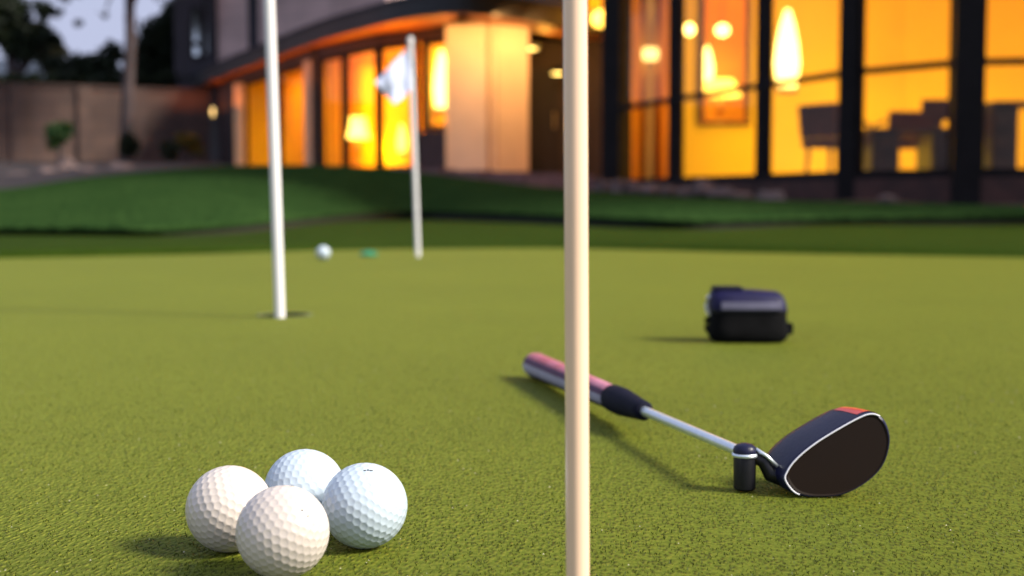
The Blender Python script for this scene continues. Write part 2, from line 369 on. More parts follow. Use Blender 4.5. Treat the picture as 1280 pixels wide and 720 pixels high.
# ------------------------------------------------------------ golf balls
BR = .02135
def ball_mesh():
    bm = bmesh.new(); bmesh.ops.create_icosphere(bm, subdivisions=7, radius=1)
    n = 392; g = PI*(3-math.sqrt(5))
    # relax fibonacci points by repulsion for an even hexagonal-looking layout
    P = np.array([[math.cos(g*i)*math.sqrt(1-(1-2*(i+.5)/n)**2), math.sin(g*i)*math.sqrt(1-(1-2*(i+.5)/n)**2), 1-2*(i+.5)/n] for i in range(n)])
    for _ in range(220):
        d = P[:,None]-P[None]; r2 = (d**2).sum(-1)+np.eye(n); f = (d/r2[...,None]**2.5).sum(1)
        P += f*1.5e-5; P /= np.linalg.norm(P, axis=1, keepdims=True)
    V = np.array([v.co[:] for v in bm.verts])
    out = np.empty(len(V))
    ra = .0865
    for s in range(0, len(V), 8000):
        dd = V[s:s+8000] @ P.T; mxd = dd.max(1); ang = np.arccos(np.clip(mxd,-1,1))
        q = np.clip(ang/ra, 0, 1); out[s:s+8000] = 1 - .0125*np.clip(1-q**2, 0, 1)**.7
    V2 = V*out[:,None]*BR
    for v, c in zip(bm.verts, V2): v.co = c
    me = bpy.data.meshes.new('golf_ball'); bm.to_mesh(me); bm.free(); me.materials.append(M['ball'])
    for p in me.polygons: p.use_smooth = True
    return me
BM = ball_mesh(); BM2 = BM.copy(); BM2.materials.clear(); BM2.materials.append(M['ball_sky_tint'])
def ball_at(x, yc, wpx=None, D=None):
    # the centre sits one radius above the turf
    r = ray(x, yc); s = (BR-.0001-H)/r.z
    return Vector((0,0,H)) + r*s
def mark(parent, px, py, dashes):
    # small printed dashes hugging the ball where the photograph shows them
    bm = bmesh.new(); c = parent.location; o = Vector((0,0,H)); d = None
    Ri = parent.rotation_euler.to_matrix().inverted()
    for (dx, dy, w, h) in dashes:
        vsn = []
        for a, b in ((-1,-1),(1,-1),(1,1),(-1,1)):
            r = ray(px+dx+a*w, py+dy+b*h).normalized()
            oc = o-c; bq = oc.dot(r); cq = oc.dot(oc)-(BR*1.001)**2; dis = bq*bq-cq
            t = -bq-math.sqrt(max(dis, 0)); p = o+r*t-c; vsn.append(bm.verts.new(Ri @ p))
        bm.faces.new(vsn)
    return bmobj('printed_mark', bm, 'ink', parent)
blabels = [((287,636),'white golf ball with painted warm light at the left end of the cluster of four'),
           ((381,612),'white golf ball with painted bluish shade at the back of the cluster, half hidden between its neighbours'),
           ((456,632),'white golf ball with painted bluish shade at the right end of the cluster, mark near its top'),
           ((353.5,665),'white golf ball with painted warm light at the front of the cluster, nearest and lowest in view'),
           ((404,316),'single white golf ball far out on the green between the two distant flagsticks')]
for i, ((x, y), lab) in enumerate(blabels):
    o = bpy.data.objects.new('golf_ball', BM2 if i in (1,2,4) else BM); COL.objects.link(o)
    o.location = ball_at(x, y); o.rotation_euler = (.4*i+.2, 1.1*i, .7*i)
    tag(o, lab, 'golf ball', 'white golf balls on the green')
    if i == 2: mark(o, 461, 588, [(-5,0,1.6,.8),(-1,-.5,1,.9),(3,.3,2.2,.8)])
    if i == 3: mark(o, 378, 638, [(0,0,1.8,.9),(3.2,2,.8,.6),(7,7,.9,.9)])
# ------------------------------------------------------------ flagsticks and cup
def rod(name, label, base, top, r, m, group='white flagsticks on the green'):
    e = empty(name, label, 'flagstick', base, group)
    b = Vector(base); t = Vector(top)-b
    bm = bmesh.new(); tube(bm, [(0,0,-.03), (0,0,0), tuple(t*.5), tuple(t*.995), tuple(t)], [r, r, r, r, r*.6], 32)
    o = bmobj('rod', bm, m, e); autosmooth(o)
    return e
# nearest rod
b0 = gnd(722.5, 782); t0 = at(718.0, -190, b0.y)
e0 = rod('flagstick', 'thick pale flagstick rising through the whole height right of centre', b0, t0, .00485, 'fibreglass')
bm = bmesh.new(); lathe(bm, [(0,0),(.012,0),(.012,.004),(.008,.009),(.0052,.010)], 32); autosmooth(bmobj('ferrule', bm, 'blackmetal', e0))
# middle rod in the cup
b1 = gnd(350, 397); t1 = at(331, -170, b1.y)
e1 = rod('flagstick', 'white flagstick leaning slightly left out of the hole, without any flag in view', b1, t1, .0079, 'white_pole')
tb = Vector(t1)-Vector(b1)
# far rod with flag
b2 = gnd(522.5, 321); t2 = at(513, 50, b2.y)
e2 = rod('flagstick', 'short far flagstick carrying a folded pale blue flag in front of the lit windows', b2, t2, .0078, 'white_pole')
bm = bmesh.new(); lathe(bm, [(0,.012),(.006,.010),(.0098,0),(.0098,-.008),(.0078,-.012)], 24, tuple(Vector(t2)-Vector(b2))); autosmooth(bmobj('cap', bm, 'white_pole', e2))
# flag: a limp cloth falling in two folds; corner points measured along the rod
fp = lambda x, y: at(x, y, b2.y) - Vector(b2)
A, B_, Cc, Dd = fp(514,54), fp(516,111), fp(496,134), fp(471,106)
vs, fs = [], []; n = 22
for side in (0, 1):
    for i in range(n+1):
        for j in range(n+1):
            u, v = i/n, j/n
            p = (A*(1-u)+B_*u)*(1-v) + (Dd*(1-u)+Cc*u)*v
            p = p + Vector((0, -.075*v + .010*math.sin(u*7+v*4)*v + .008*math.sin(v*9-u*3), 0)) + Vector((0, side*.0022, 0))
            vs.append(p)
m_ = (n+1)**2
for side in (0, 1):
    for i in range(n):
        for j in range(n):
            a = side*m_+i*(n+1)+j; q = (a, a+1, a+n+2, a+n+1); fs.append(q if side else q[::-1])
for i in range(n):
    for a, b in ((i*(n+1), (i+1)*(n+1)), (i*(n+1)+n, (i+1)*(n+1)+n), (i, i+1), (n*(n+1)+i, n*(n+1)+i+1)): fs.append((a, b, b+m_, a+m_))
pyobj('flag', vs, fs, 'cloth', e2, True)
# cup in the green
ec = empty('golf_hole', 'round hole with a pale cup liner at the foot of the leaning white flagstick', 'golf hole', (CUP.x, CUP.y, 0))
bm = bmesh.new(); lathe(bm, [(CUPR+.0002,-.012),(CUPR-.003,-.012),(CUPR-.003,-.02),(CUPR-.004,-.10),(0,-.10)], 48)
autosmooth(bmobj('liner', bm, 'cup', ec))
bm = bmesh.new(); lathe(bm, [(CUPR+.006,-.001),(CUPR+.006,.0012),(CUPR+.0005,.0012),(CUPR+.0005,-.001)], 48); autosmooth(bmobj('rim', bm, 'cup', ec))
# green marker
pm = gnd(461, 320)
em = bmesh.new(); lathe(em, [(0,.0),(.030,.0),(.031,.004),(.024,.012),(.010,.017),(0,.017)], 32)
o = bmobj('marker_disc', em, 'disc'); o.location = (pm.x, pm.y, .001); autosmooth(o)
tag(o, 'small green plastic marker disc lying between the far ball and the flag', 'marker disc')
# ------------------------------------------------------------ putter
pt = empty('putter', 'dark mallet putter with chrome shaft and pink grip lying on the green', 'putter', (gnd(934,617).x, gnd(934,617).y, 0))
def L_(p): return Vector(p) - Vector(pt.location)
YF = gnd(1030,623).y
face = [(980,601),(983,591),(991,580),(1004,568),(1022,555),(1042,543),(1062,532),(1080,523),(1092,519),(1102,520),(1110,526),(1115,536),(1117.5,550),(1115,565),(1109,580),(1099,593),(1084,605),(1064,616),(1045,621.5),(1024,623),(1004,621.5),(990,615.5)]
def cr_closed(pts, sub=5):
    out = []; n = len(pts)
    for i in range(n):
        p0, p1, p2, p3 = (Vector((*pts[(i+k-1) % n], 0)) for k in range(4))
        for s in range(sub):
            t = s/sub; q = .5*((2*p1)+(p2-p0)*t+(2*p0-5*p1+4*p2-p3)*t*t+(-p0+3*p1-3*p2+p3)*t**3); out.append((q.x, q.y))
    return out
fo = [at(x, y, YF) for x, y in cr_closed(face)]
cen = sum(fo, Vector())/len(fo)
# face leans a little; body runs back from it and tapers
def leanp(p): return Vector((p.x, YF + (p.z)*.16, p.z))
fo = [leanp(p) for p in fo]; cen = sum(fo, Vector())/len(fo)
back = Vector((-.011, .034, .001))
secs = [(0,.965,0),(.03,.995,0),(.10,1.0,0),(.45,.985,.0),(.8,.93,.0),(.95,.86,0),(1.0,.76,0)]
bm = bmesh.new(); rings = []
for t, k, _ in secs:
    c2 = cen + back*t
    ring = []
    for p in fo:
        q = c2 + (p-cen)*k; q.z = max(q.z, .0012); ring.append(bm.verts.new(L_(q)))
    rings.append(ring)
m_ = len(fo)
for a, b in zip(rings, rings[1:]):
    for i in range(m_): bm.faces.new((a[i], a[(i+1)%m_], b[(i+1)%m_], b[i]))
bm.faces.new(rings[0][::-1]); bm.faces.new(rings[-1])
hd = bmobj('head', bm, 'navy', pt); autosmooth(hd, 50)
nrm = Vector((0,-1,.16)).normalized()
bm = bmesh.new()
r1 = [bm.verts.new(L_(cen + (p-cen)*.94 + nrm*.0006)) for p in fo]; r0 = [bm.verts.new(L_(cen+(p-cen)*.94 - nrm*.0004)) for p in fo]
r2 = [bm.verts.new(L_(cen + (p-cen)*.90 + nrm*.0001)) for p in fo]
for i in range(m_):
    bm.faces.new((r0[i], r0[(i+1)%m_], r1[(i+1)%m_], r1[i])); bm.faces.new((r1[i], r1[(i+1)%m_], r2[(i+1)%m_], r2[i]))
bm.faces.new(r2); bm.faces.new(r0)
bmobj('face_insert', bm, 'face', pt)
bm = bmesh.new()
pts = [L_(cen+(p-cen)*.972+nrm*.0003) for p in fo]
# the bright trim runs over the top and the near end of the rim
N_ = len(pts); rr = []
for i in range(N_):
    d = (pts[(i+1)%N_]-pts[i-1]).normalized(); x = d.cross(nrm).normalized()
    r = .00052
    rr.append([bm.verts.new(pts[i]+x*math.cos(a)*r+nrm*math.sin(a)*r) for a in (0,PI/3,2*PI/3,PI,4*PI/3,5*PI/3)])
for i in range(N_):
    y0 = cr_closed(face)[i]
    if y0[1] > 590 and y0[0] > 1000 or y0[1] > 560 and y0[0] > 1050 or y0[0] > 1104: continue
    for k in range(6): bm.faces.new((rr[i][k], rr[i][(k+1)%6], rr[(i+1)%N_][(k+1)%6], rr[(i+1)%N_][k]))
bmobj('rim_trim', bm, 'trim', pt, True)
# red accent on the top of the head
bm = bmesh.new(); prev = None
cf = cr_closed(face)
ids = [i for i, c_ in enumerate(cf) if 1078 <= c_[0] <= 1108 and c_[1] < 532]
for i in ids:
    p = fo[i]; row = [bm.verts.new(L_(cen+back*t+(p-cen)*(k+.012))) for t, k in ((.12,1.0),(.3,.992),(.55,.975),(.78,.935))]
    if prev:
        for a in range(3): bm.faces.new((prev[a], row[a], row[a+1], prev[a+1]))
    prev = row
bmobj('accent', bm, 'red', pt, True)
# hosel post, collar, neck
hp = Vector((gnd(932,616).x, gnd(932,616).y+.004, 0)); ztop = .0255
bm = bmesh.new(); lathe(bm, [(0,.0012),(.0058,.0012),(.0066,.0022),(.0067,.020),(.0063,.0215)], 36, L_(hp)); autosmooth(bmobj('hosel', bm, 'blackmetal', pt))
bm = bmesh.new(); lathe(bm, [(.0063,.0212),(.0077,.0214),(.0079,.0224),(.0075,.0233),(.0066,.0236)], 36, L_(hp)); autosmooth(bmobj('collar', bm, 'chrome', pt))
bm = bmesh.new(); lathe(bm, [(.0070,.0234),(.0071,.0250),(.0064,.0270),(.0045,.0285),(.002,.0292),(0,.0294)], 36, L_(hp)); autosmooth(bmobj('cap', bm, 'navy', pt))
nk1 = at(984, 598, hp.y-.004)
bm = bmesh.new(); tube(bm, [L_(hp+Vector((.004,0,.0215))), L_(hp+Vector((.011,-.001,.0185))), L_(hp.lerp(nk1,.6)+Vector((0,0,.006))), L_(nk1), L_(nk1+Vector((.008,.004,0)))], [.0038,.0042,.0048,.0062,.0062], 20)
autosmooth(bmobj('neck', bm, 'blackmetal', pt))
bm = bmesh.new(); q0 = hp+Vector((.006,-.003,.0262)); q1 = at(972,583,hp.y-.006)
tube(bm, [L_(q0), L_(q0.lerp(q1,.5)+Vector((0,0,.001))), L_(q1)], .0011, 10); bmobj('neck_wire', bm, 'chrome', pt, True)
# shaft and grip along one line
Gend = at(667, 460.5, 1.262); Gend.z = .0132
Sh = Vector((hp.x-.002, hp.y, .0238))
ax = (Sh-Gend); LN = ax.length; axn = ax.normalized()
def onax(s): return Gend + ax*s
s1 = .50; s2 = .655
bm = bmesh.new(); tube(bm, [L_(onax(s2-.05)), L_(onax(s2)), L_(onax(1.0))], [.0036,.0036,.0033], 24); autosmooth(bmobj('shaft', bm, 'chrome', pt))
bm = bmesh.new(); tube(bm, [L_(onax(s1)), L_(onax(s1+.008)), L_(onax(s1+.05)), L_(onax(s2-.02)), L_(onax(s2-.004)), L_(onax(s2))], [.0092,.0108,.0110,.0078,.0074,.0055], 28)
autosmooth(bmobj('grip_sleeve', bm, 'navyrub', pt), 60)
# grip body: rounded body with the seams between its three rubber colours running along its length
xs = axn.cross(Vector((0,0,1))).normalized(); ys = xs.cross(axn).normalized()
if xs.y < 0: xs = -xs       # xs points to the far side
def gr(s): return .0126 + (.0098-.0126)*(s/s1)
def grip_band(a0, a1, name, m, cap=False):
    bm = bmesh.new(); S_ = [0,.006,.02,.1,.2,.3,.4,s1]; K = 12; rows = []
    for s in S_:
        r = gr(s)*(.72 if s == 0 else .94 if s == .006 else 1)
        row = []
        for k in range(K+1):
            a = a0+(a1-a0)*k/K
            row.append(bm.verts.new(L_(onax(s)+xs*math.cos(a)*r+ys*math.sin(a)*r)))
        e = .0012
        row.append(bm.verts.new(L_(onax(s)+(xs*math.cos(a1)+ys*math.sin(a1))*(r-.003)))); row.append(bm.verts.new(L_(onax(s)+(xs*math.cos(a0)+ys*math.sin(a0))*(r-.003))))
        rows.append(row)
    for a, b in zip(rows, rows[1:]):
        for k in range(len(a)): k2 = (k+1)%len(a); bm.faces.new((a[k], a[k2], b[k2], b[k]))
    bm.faces.new(rows[0]); bm.faces.new(rows[-1][::-1])
    o = bmobj(name, bm, m, pt); autosmooth(o, 50); return o
bm = bmesh.new(); tube(bm, [L_(onax(.001)), L_(onax(.003)), L_(onax(s1))], [.0085,.0105,.0085], 28); autosmooth(bmobj('grip', bm, 'plum', pt))
grip_band(R(50), R(138), 'grip_panel', 'pink'); grip_band(R(140), R(166), 'grip_panel', 'plum'); grip_band(R(168), R(212), 'grip_panel', 'lilac'); grip_band(R(214), R(408), 'grip_panel', 'navyrub')
# ------------------------------------------------------------ carrying case
cb = gnd(939, 430); cs = empty('carrying_case', 'small black zipped case with skylight-tinted lid and grey strip standing behind the putter', 'case', (cb.x, cb.y+.028, 0))
cs.rotation_euler = (0,0,R(-2))
def loft(bm, secs, seg=40, p=4.0):
    rings = []
    for (z, hx, hy, ox, oy) in secs:
        ring = []
        for k in range(seg):
            a = 2*PI*k/seg; c, s = math.cos(a), math.sin(a)
            ring.append(bm.verts.new((ox+hx*math.copysign(abs(c)**(2/p), c), oy+hy*math.copysign(abs(s)**(2/p), s), z)))
        rings.append(ring)
    for a, b in zip(rings, rings[1:]):
        for k in range(seg): bm.faces.new((a[k], a[(k+1)%seg], b[(k+1)%seg], b[k]))
    bm.faces.new(rings[0][::-1]); bm.faces.new(rings[-1])
bm = bmesh.new(); loft(bm, [(.001,.042,.024,0,0),(.004,.047,.027,0,0),(.012,.050,.029,.001,0),(.020,.0485,.0285,.0,0),(.030,.0475,.028,0,0),(.038,.0475,.028,0,0),(.0395,.046,.027,0,0)])
autosmooth(bmobj('body', bm, 'case', cs), 60)
bm = bmesh.new(); loft(bm, [(.0395,.0455,.0265,0,0),(.0405,.048,.0285,-.0005,0),(.046,.048,.0285,-.001,0),(.056,.0465,.0265,-.001,.001),(.062,.0445,.022,-.002,.003),(.0655,.040,.016,-.003,.004)])
for v in bm.verts: v.co.z -= max(0, v.co.x)*.07*(v.co.z > .05)
autosmooth(bmobj('lid', bm, 'caselid', cs), 60)
bm = bmesh.new(); box(bm, (0,0,0), (.074,.003,.0095), 0, .0013)
o = bmobj('label_strip', bm, 'label', cs); o.location = (.001,-.0285,.0468); o.rotation_euler = (R(-8),0,0); autosmooth(o)
bm = bmesh.new(); tube(bm, [(-.047,-.004,.058),(-.0505,-.004,.055),(-.052,-.004,.046),(-.0505,-.004,.038),(-.047,-.004,.034)], .0022, 10); autosmooth(bmobj('side_loop', bm, 'trim', cs))
bm = bmesh.new(); tube(bm, [(-.047,.000,.030),(-.0515,.000,.026),(-.0515,.000,.018),(-.048,.0,.012)], .003, 10); autosmooth(bmobj('side_loop', bm, 'case', cs))
bm = bmesh.new(); box(bm, (-.026,.001,.0665), (.036,.030,.006), 0, .0025); autosmooth(bmobj('flap', bm, 'navyrub', cs))
bm = bmesh.new(); box(bm, (.0515,-.002,.017), (.008,.022,.014), 0, .003); autosmooth(bmobj('buckle', bm, 'case', cs))
bm = bmesh.new()
loft(bm, [(.0385,.0487,.0292,0,0),(.0410,.0487,.0292,0,0)]); autosmooth(bmobj('zip', bm, 'blackmetal', cs))
# ------------------------------------------------------------ clubhouse
house = empty('clubhouse', 'long curved timber clubhouse with wide eaves and glowing amber windows', 'building', (0, 22, 0))
def hl(bm, name, m, parent=house, sm=False):
    o = bmobj(name, bm, m, parent); 
    # keep world placement: parents carry a location only
    off = parent.matrix_world.translation if parent is None else Vector((0,0,0))
    p = parent; tot = Vector((0,0,0))
    while p is not None: tot += Vector(p.location); p = p.parent
    for v in o.data.vertices: v.co -= tot
    if sm: autosmooth(o)
    return o
FZ = .72; ZS = 3.24; ZG = 3.03
def pxX(x, D): return (x-640)/F*D/cp*1.0
def PL(x, D, z=2.0):
    # plan point on picture column x at distance D (height z matters a little because of the tilt)
    r0 = D; a = (x-640)/F; zc = (r0*cp - (z-H)*sp); return Vector((a*zc, D))
eave_px = [(215,37),(240,34.1),(265,32),(290,30.1),(320,28.2),(350,26.6),(400,24.3),(450,22.8),(500,21.6),(560,20.9),(620,21.2),(700,22.4),(770,24),(830,26)]
eave = [PL(x, D, ZS) for x, D in eave_px]
wallpx = [(262,34.5),(300,31),(320,29.6),(400,25.4),(475,23.4),(568,22.3),(612,22.2),(655,22.6)]
wallp = {x: PL(x, D) for x, D in wallpx}
def W(x):
    D = lin(wallpx, x); return PL(x, D)
def inward(x, k):
    a, b = W(x-4), W(x+4); t = (b-a).normalized(); n = Vector((-t.y, t.x))
    if n.y < 0: n = -n
    return W(x)+n*k
# soffit / fascia / roof
def ring_strip(name, rows, m, th=0):
    vs, fs = [], []; n = len(rows[0])
    for r in rows: vs += r
    for j in range(len(rows)-1):
        for i in range(n-1): a = j*n+i; fs.append((a, a+1, a+n+1, a+n))
    bm = bmesh.new(); V = [bm.verts.new(v) for v in vs]
    for f in fs: bm.faces.new([V[i] for i in f])
    return hl(bm, name, m)
def off_in(pts, k):
    out = []
    for i, p in enumerate(pts):
        t = (pts[min(i+1,len(pts)-1)]-pts[max(i-1,0)]).normalized(); nn = Vector((-t.y, t.x))
        if nn.y < 0 and nn.x < 0: nn = -nn
        out.append(p+nn*k)
    return out
# refine the eave curve
def refine(P, sub=4):
    o = []
    for i in range(len(P)-1):
        p0, p1, p2, p3 = P[max(i-1,0)], P[i], P[i+1], P[min(i+2,len(P)-1)]
        for s in range(sub):
            t = s/sub; o.append(.5*((2*p1)+(p2-p0)*t+(2*p0-5*p1+4*p2-p3)*t*t+(-p0+3*p1-3*p2+p3)*t**3))
    o.append(P[-1]); return o
ev = refine(eave); inn = off_in(ev, 4.5)
ring_strip('soffit', [[(p.x,p.y,ZS) for p in off_in(ev,.03)], [(p.x,p.y,ZS) for p in inn]], 'soffit')
ring_strip('fascia', [[(p.x,p.y,ZS-.004) for p in off_in(ev,.05)], [(p.x,p.y,ZS-.004) for p in ev], [(p.x,p.y,ZS+.32) for p in ev], [(p.x,p.y,ZS+.32) for p in off_in(ev,.05)]], 'fascia')
rk = lambda x: min(1, max(0, (x+2.6)/1.3))
ring_strip('roof', [[(p.x,p.y,ZS+.322) for p in off_in(ev,-.04)], [(p.x,p.y,ZS+.36) for p in off_in(ev,-.04)], [(p.x,p.y,ZS+.45+1.15*rk(p0.x)) for p0, p in zip(ev, off_in(ev,3.0))], [(p.x,p.y,ZS+.55+2.1*rk(p0.x)) for p0, p in zip(ev, off_in(ev,7.0))]], 'roof')
# beam under the soffit along the wall line
def wallrun(x0, x1, step=12):
    xs_ = [x0]
    while xs_[-1] < x1-1: xs_.append(min(x1, xs_[-1]+step))
    return [W(x) for x in xs_]
bm = bmesh.new()
P = wallrun(262, 568, 22)
for a, b in zip(P, P[1:]): slab(bm, a, b, ZG, ZS-.002, .22)
hl(bm, 'beam', 'beam')
def wallpart(name, m, x0, x1, z0, z1, th=.2, parent=house, k=0, step=14, emb=False):
    bm = bmesh.new(); xs_ = [x0]
    while xs_[-1] < x1-1: xs_.append(min(x1, xs_[-1]+step))
    P = [inward(x, k) if k else W(x) for x in xs_]
    for a, b in zip(P, P[1:]): slab(bm, a, b, z0, z1, th)
    return hl(bm, name, m, parent)
wallpart('side_wall', 'darkwall', 262, 299, .4, ZG-.003, .25)
wallpart('rounded_wall', 'plaster', 568, 655, .4, ZS-.003, .3, step=6)
wallpart('low_wall', 'darkwall', 528, 566, .4, at(540,163,22.4).z, .2)
# posts
def post(x, w, z0, z1, m='frame', name='post', D=None, d=None):
    bm = bmesh.new(); c = W(x) if D is None else PL(x, D)
    c3 = inward(x, -.06) if D is None else c
    box(bm, (c3.x, c3.y, (z0+z1)/2), (w, d or w, z1-z0), 0, .008); return hl(bm, name, m)
post(399, .17, .5, ZS-.004, 'beam'); post(391, .20, .5, ZG-.004, 'plaster', 'pilaster'); post(303, .22, .5, ZG-.004, 'plaster', 'pilaster')
post(524, .10, .5, ZG-.004, 'frame'); post(567, .2, .5, ZS-.01, 'plaster', 'pilaster')
# left wing windows: each a frame with mullions and a pane
def lwin(x0, x1, z0, z1, fw=.07):
    a, b = W(x0), W(x1)
    d = (b-a).normalized()
    bm = bmesh.new()
    slab(bm, a, b, z0, z0+fw, .08); slab(bm, a, b, z1-fw, z1, .08)
    slab(bm, a, a+d*fw, z0+fw, z1-fw, .08); slab(bm, b-d*fw, b, z0+fw, z1-fw, .08)
    w = hl(bm, 'window', 'frame')
    bm = bmesh.new(); slab(bm, a+d*fw, b-d*fw, z0+fw, z1-fw, .008); hl(bm, 'pane', 'glass', w); return w
for x0, x1, z0 in ((308,350,.75),(350,384,.75),(402,431,.78),(433,473,.78),(475,523,.78),(529,563,at(540,162,22.4).z)):
    lwin(x0, x1, z0, ZG-.006)
# inside of the left wing
inx = [262,300,330,360,400,440,480,520,560,600,640,655]
inner = [inward(x, 3.2) for x in inx]; out_ = [inward(x, .14) for x in inx]
bm = bmesh.new()
for a, b in zip(inner, inner[1:]): slab(bm, a, b, .6, 3.2, .1)
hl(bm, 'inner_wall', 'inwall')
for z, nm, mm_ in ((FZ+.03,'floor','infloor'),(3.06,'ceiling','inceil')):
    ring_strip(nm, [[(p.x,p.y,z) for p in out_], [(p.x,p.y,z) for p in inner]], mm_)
bm = bmesh.new(); bm.free()
for xa, ka, xb, kb, th_ in ((300,.15,300,3.2,.1),(400,.2,402,3.2,.12),(655,.15,655,3.2,.1),(527,.2,530,2.0,.08)):
    bm = bmesh.new(); slab(bm, inward(xa,ka), inward(xb,kb), .6, 3.2, th_); hl(bm, 'partition', 'inwall')
# curtains with folds
def curtain(x0, x1, k, z0, z1):
    bm = bmesh.new(); a, b = inward(x0, k), inward(x1, k); n = max(30, int((b-a).length*24)); nn = Vector((-(b-a).normalized().y, (b-a).normalized().x))
    rows = []
    for i in range(n+1):
        p = a.lerp(b, i/n)+nn*(.05*math.sin(i*1.05)+.02*math.sin(i*.37)); rows.append((bm.verts.new((p.x,p.y,z0)), bm.verts.new((p.x,p.y,z1))))
    for r, q in zip(rows, rows[1:]): bm.faces.new((r[0], q[0], q[1], r[1]))
    o = hl(bm, 'curtain', 'curtain'); return o
curtain(318, 386, .5, FZ+.05, 3.0); curtain(404, 424, .5, FZ+.05, 3.0); curtain(486, 520, .5, FZ+.05, 3.0)
# entrance recess between the wings
rec0, rec1 = PL(657, 24.6), PL(800, 24.2)
bm = bmesh.new(); slab(bm, rec0, rec1, .3, 4.4, .2); hl(bm, 'recess_wall', 'darkwall')
bm = bmesh.new(); slab(bm, PL(657,22.8), PL(657,24.5), .3, ZS-.003, .12); hl(bm, 'return_wall', 'darkwall')
bm = bmesh.new(); slab(bm, PL(664,24.42), PL(699,24.4), .6, at(680,86,24.4).z, .06); dr = hl(bm, 'door', 'upperdark')
bm = bmesh.new(); box(bm, (PL(693,24.33).x, PL(693,24.33).y, 1.75), (.03,.05,.3), 0, .008); hl(bm, 'handle', 'brass', dr)
# clerestory lit panel above the entrance (x 733-773, y 0-38) is a lit window
def fwin(x0, x1, y0, y1, D, fw=.05, m='glass', nm='window', n=0):
    a, b = PL(x0, D), PL(x1, D); z1, z0 = at((x0+x1)/2, y0, D).z, at((x0+x1)/2, y1, D).z; d = (b-a).normalized()
    bm = bmesh.new(); slab(bm, a, b, z0, z0+fw, .08); slab(bm, a, b, z1-fw, z1, .08); slab(bm, a, a+d*fw, z0+fw, z1-fw, .08); slab(bm, b-d*fw, b, z0+fw, z1-fw, .08)
    for i in range(n):
        c = a.lerp(b, (i+1)/(n+1)); slab(bm, c-d*fw*.4, c+d*fw*.4, z0+fw, z1-fw, .06)
    w = hl(bm, nm, 'frame'); bm = bmesh.new(); slab(bm, a+d*fw, b-d*fw, z0+fw, z1-fw, .01); hl(bm, 'pane', m, w); return w
# upper storey
ua, ub = PL(272, 34.2, 5), PL(486, 32.2, 5)
bm = bmesh.new(); slab(bm, ua, ub, 3.2, 7.2, .3); slab(bm, ub, ub+Vector((.6,8)), 3.2, 7.2, .3); uw = hl(bm, 'upper_wall', 'pinkwall')
bm = bmesh.new(); slab(bm, PL(225,34.6,5), PL(276,34.2,5), 2.4, 7.6, .6); hl(bm, 'upper_bay', 'upperdark')
bm = bmesh.new(); slab(bm, PL(313,33.75,5), PL(331,33.6,5), 3.3, 6.8, .25); hl(bm, 'downpipe_panel', 'upperdark')
bm = bmesh.new(); box(bm, ((ua.x+ub.x)/2, (ua.y+ub.y)/2+2.5, 7.3), (9.2,8,.2), math.atan2(ub.y-ua.y, ub.x-ua.x)); hl(bm, 'upper_roof', 'roof')
for x0, x1, y0, y1, D in ((257,271,-6,70,34.0),(241,253,10,54,34.05),(241,253,56,72,34.05)):
    fwin(x0, x1, y0, y1, D, .05, 'bglass', 'upper_window')
# interior of the recess clerestory
bm = bmesh.new(); slab(bm, PL(733,24.05), PL(775,24.0), at(750,40,24).z, 4.3, .04); o = hl(bm, 'clerestory', 'inwall')
# terrace edging wall in front
bm = bmesh.new()
tp = [(484,20.6,209),(520,19.4,211),(560,18.6,213),(610,18.2,214),(660,18.0,216),(705,17.9,218),(745,17.8,221),(770,17.9,224)]
for (x0,D0,y0),(x1,D1,y1) in zip(tp, tp[1:]):
    slab(bm, PL(x0,D0,.5), PL(x1,D1,.5), .15, (at(x0,y0,D0).z+at(x1,y1,D1).z)/2, .3)
o = bmobj('terrace_wall', bm, 'terrace'); tag(o, 'low curved pink stone terrace wall in front of the rounded plaster wall', 'terrace wall')
vs = [(*PL(x,D,.5), at(x,y,D).z-.03) for x,D,y in tp] + [(*PL(x,24.3,.5), .66) for x,D,y in tp]; n = len(tp)
struct(pyobj('terrace', vs, [(i, i+1, n+i+1, n+i) for i in range(n-1)], 'terrace'))
# ------------------------------------------------------------ glass wing (part of the clubhouse)
RZ = 1.47; SZ = .47; TZ = 4.7
G = [(771,17.7),(845,16.0),(955,14.15),(1064,12.76),(1208,11.85),(1330,11.72),(1480,11.7),(1700,11.6)]
Gp = [PL(x, D, 1.2) for x, D in G]; mw = [.30,.15,.14,.19,.25,.2,.2,.2]
for p, w in zip(Gp, mw):
    bm = bmesh.new(); box(bm, (p.x, p.y, (TZ+.1)/2+.05), (w, w, TZ-.1), R(-40) if p.x < 3.6 else R(-10), .01); hl(bm, 'mullion', 'frame')
for i in range(len(Gp)-1):
    a, b = Gp[i], Gp[i+1]; d = (b-a).normalized(); h0, h1 = mw[i]*.5, mw[i+1]*.5
    a2, b2 = a+d*h0, b-d*h1
    bm = bmesh.new()
    for z0, z1, th in ((SZ-.05,SZ+.03,.12),(RZ-.03,RZ+.03,.09),(3.05,3.13,.09),(TZ-.1,TZ,.12)): slab(bm, a2, b2, z0, z1, th)
    fw = .035
    for z0, z1 in ((SZ+.03,RZ-.03),(RZ+.03,3.05),(3.13,TZ-.1)):
        slab(bm, a2, a2+d*fw, z0, z1, .07); slab(bm, b2-d*fw, b2, z0, z1, .07)
    w = hl(bm, 'window', 'frame')
    for z0, z1 in ((SZ+.03,RZ-.03),(RZ+.03,3.05),(3.13,TZ-.1)):
        bm = bmesh.new(); slab(bm, a2+d*fw, b2-d*fw, z0, z1, .01); hl(bm, 'pane', 'glass', w)
bm = bmesh.new()
for a, b in zip(Gp, Gp[1:]): slab(bm, a, b, -.05, SZ-.052, .16)
hl(bm, 'plinth', 'skirt')
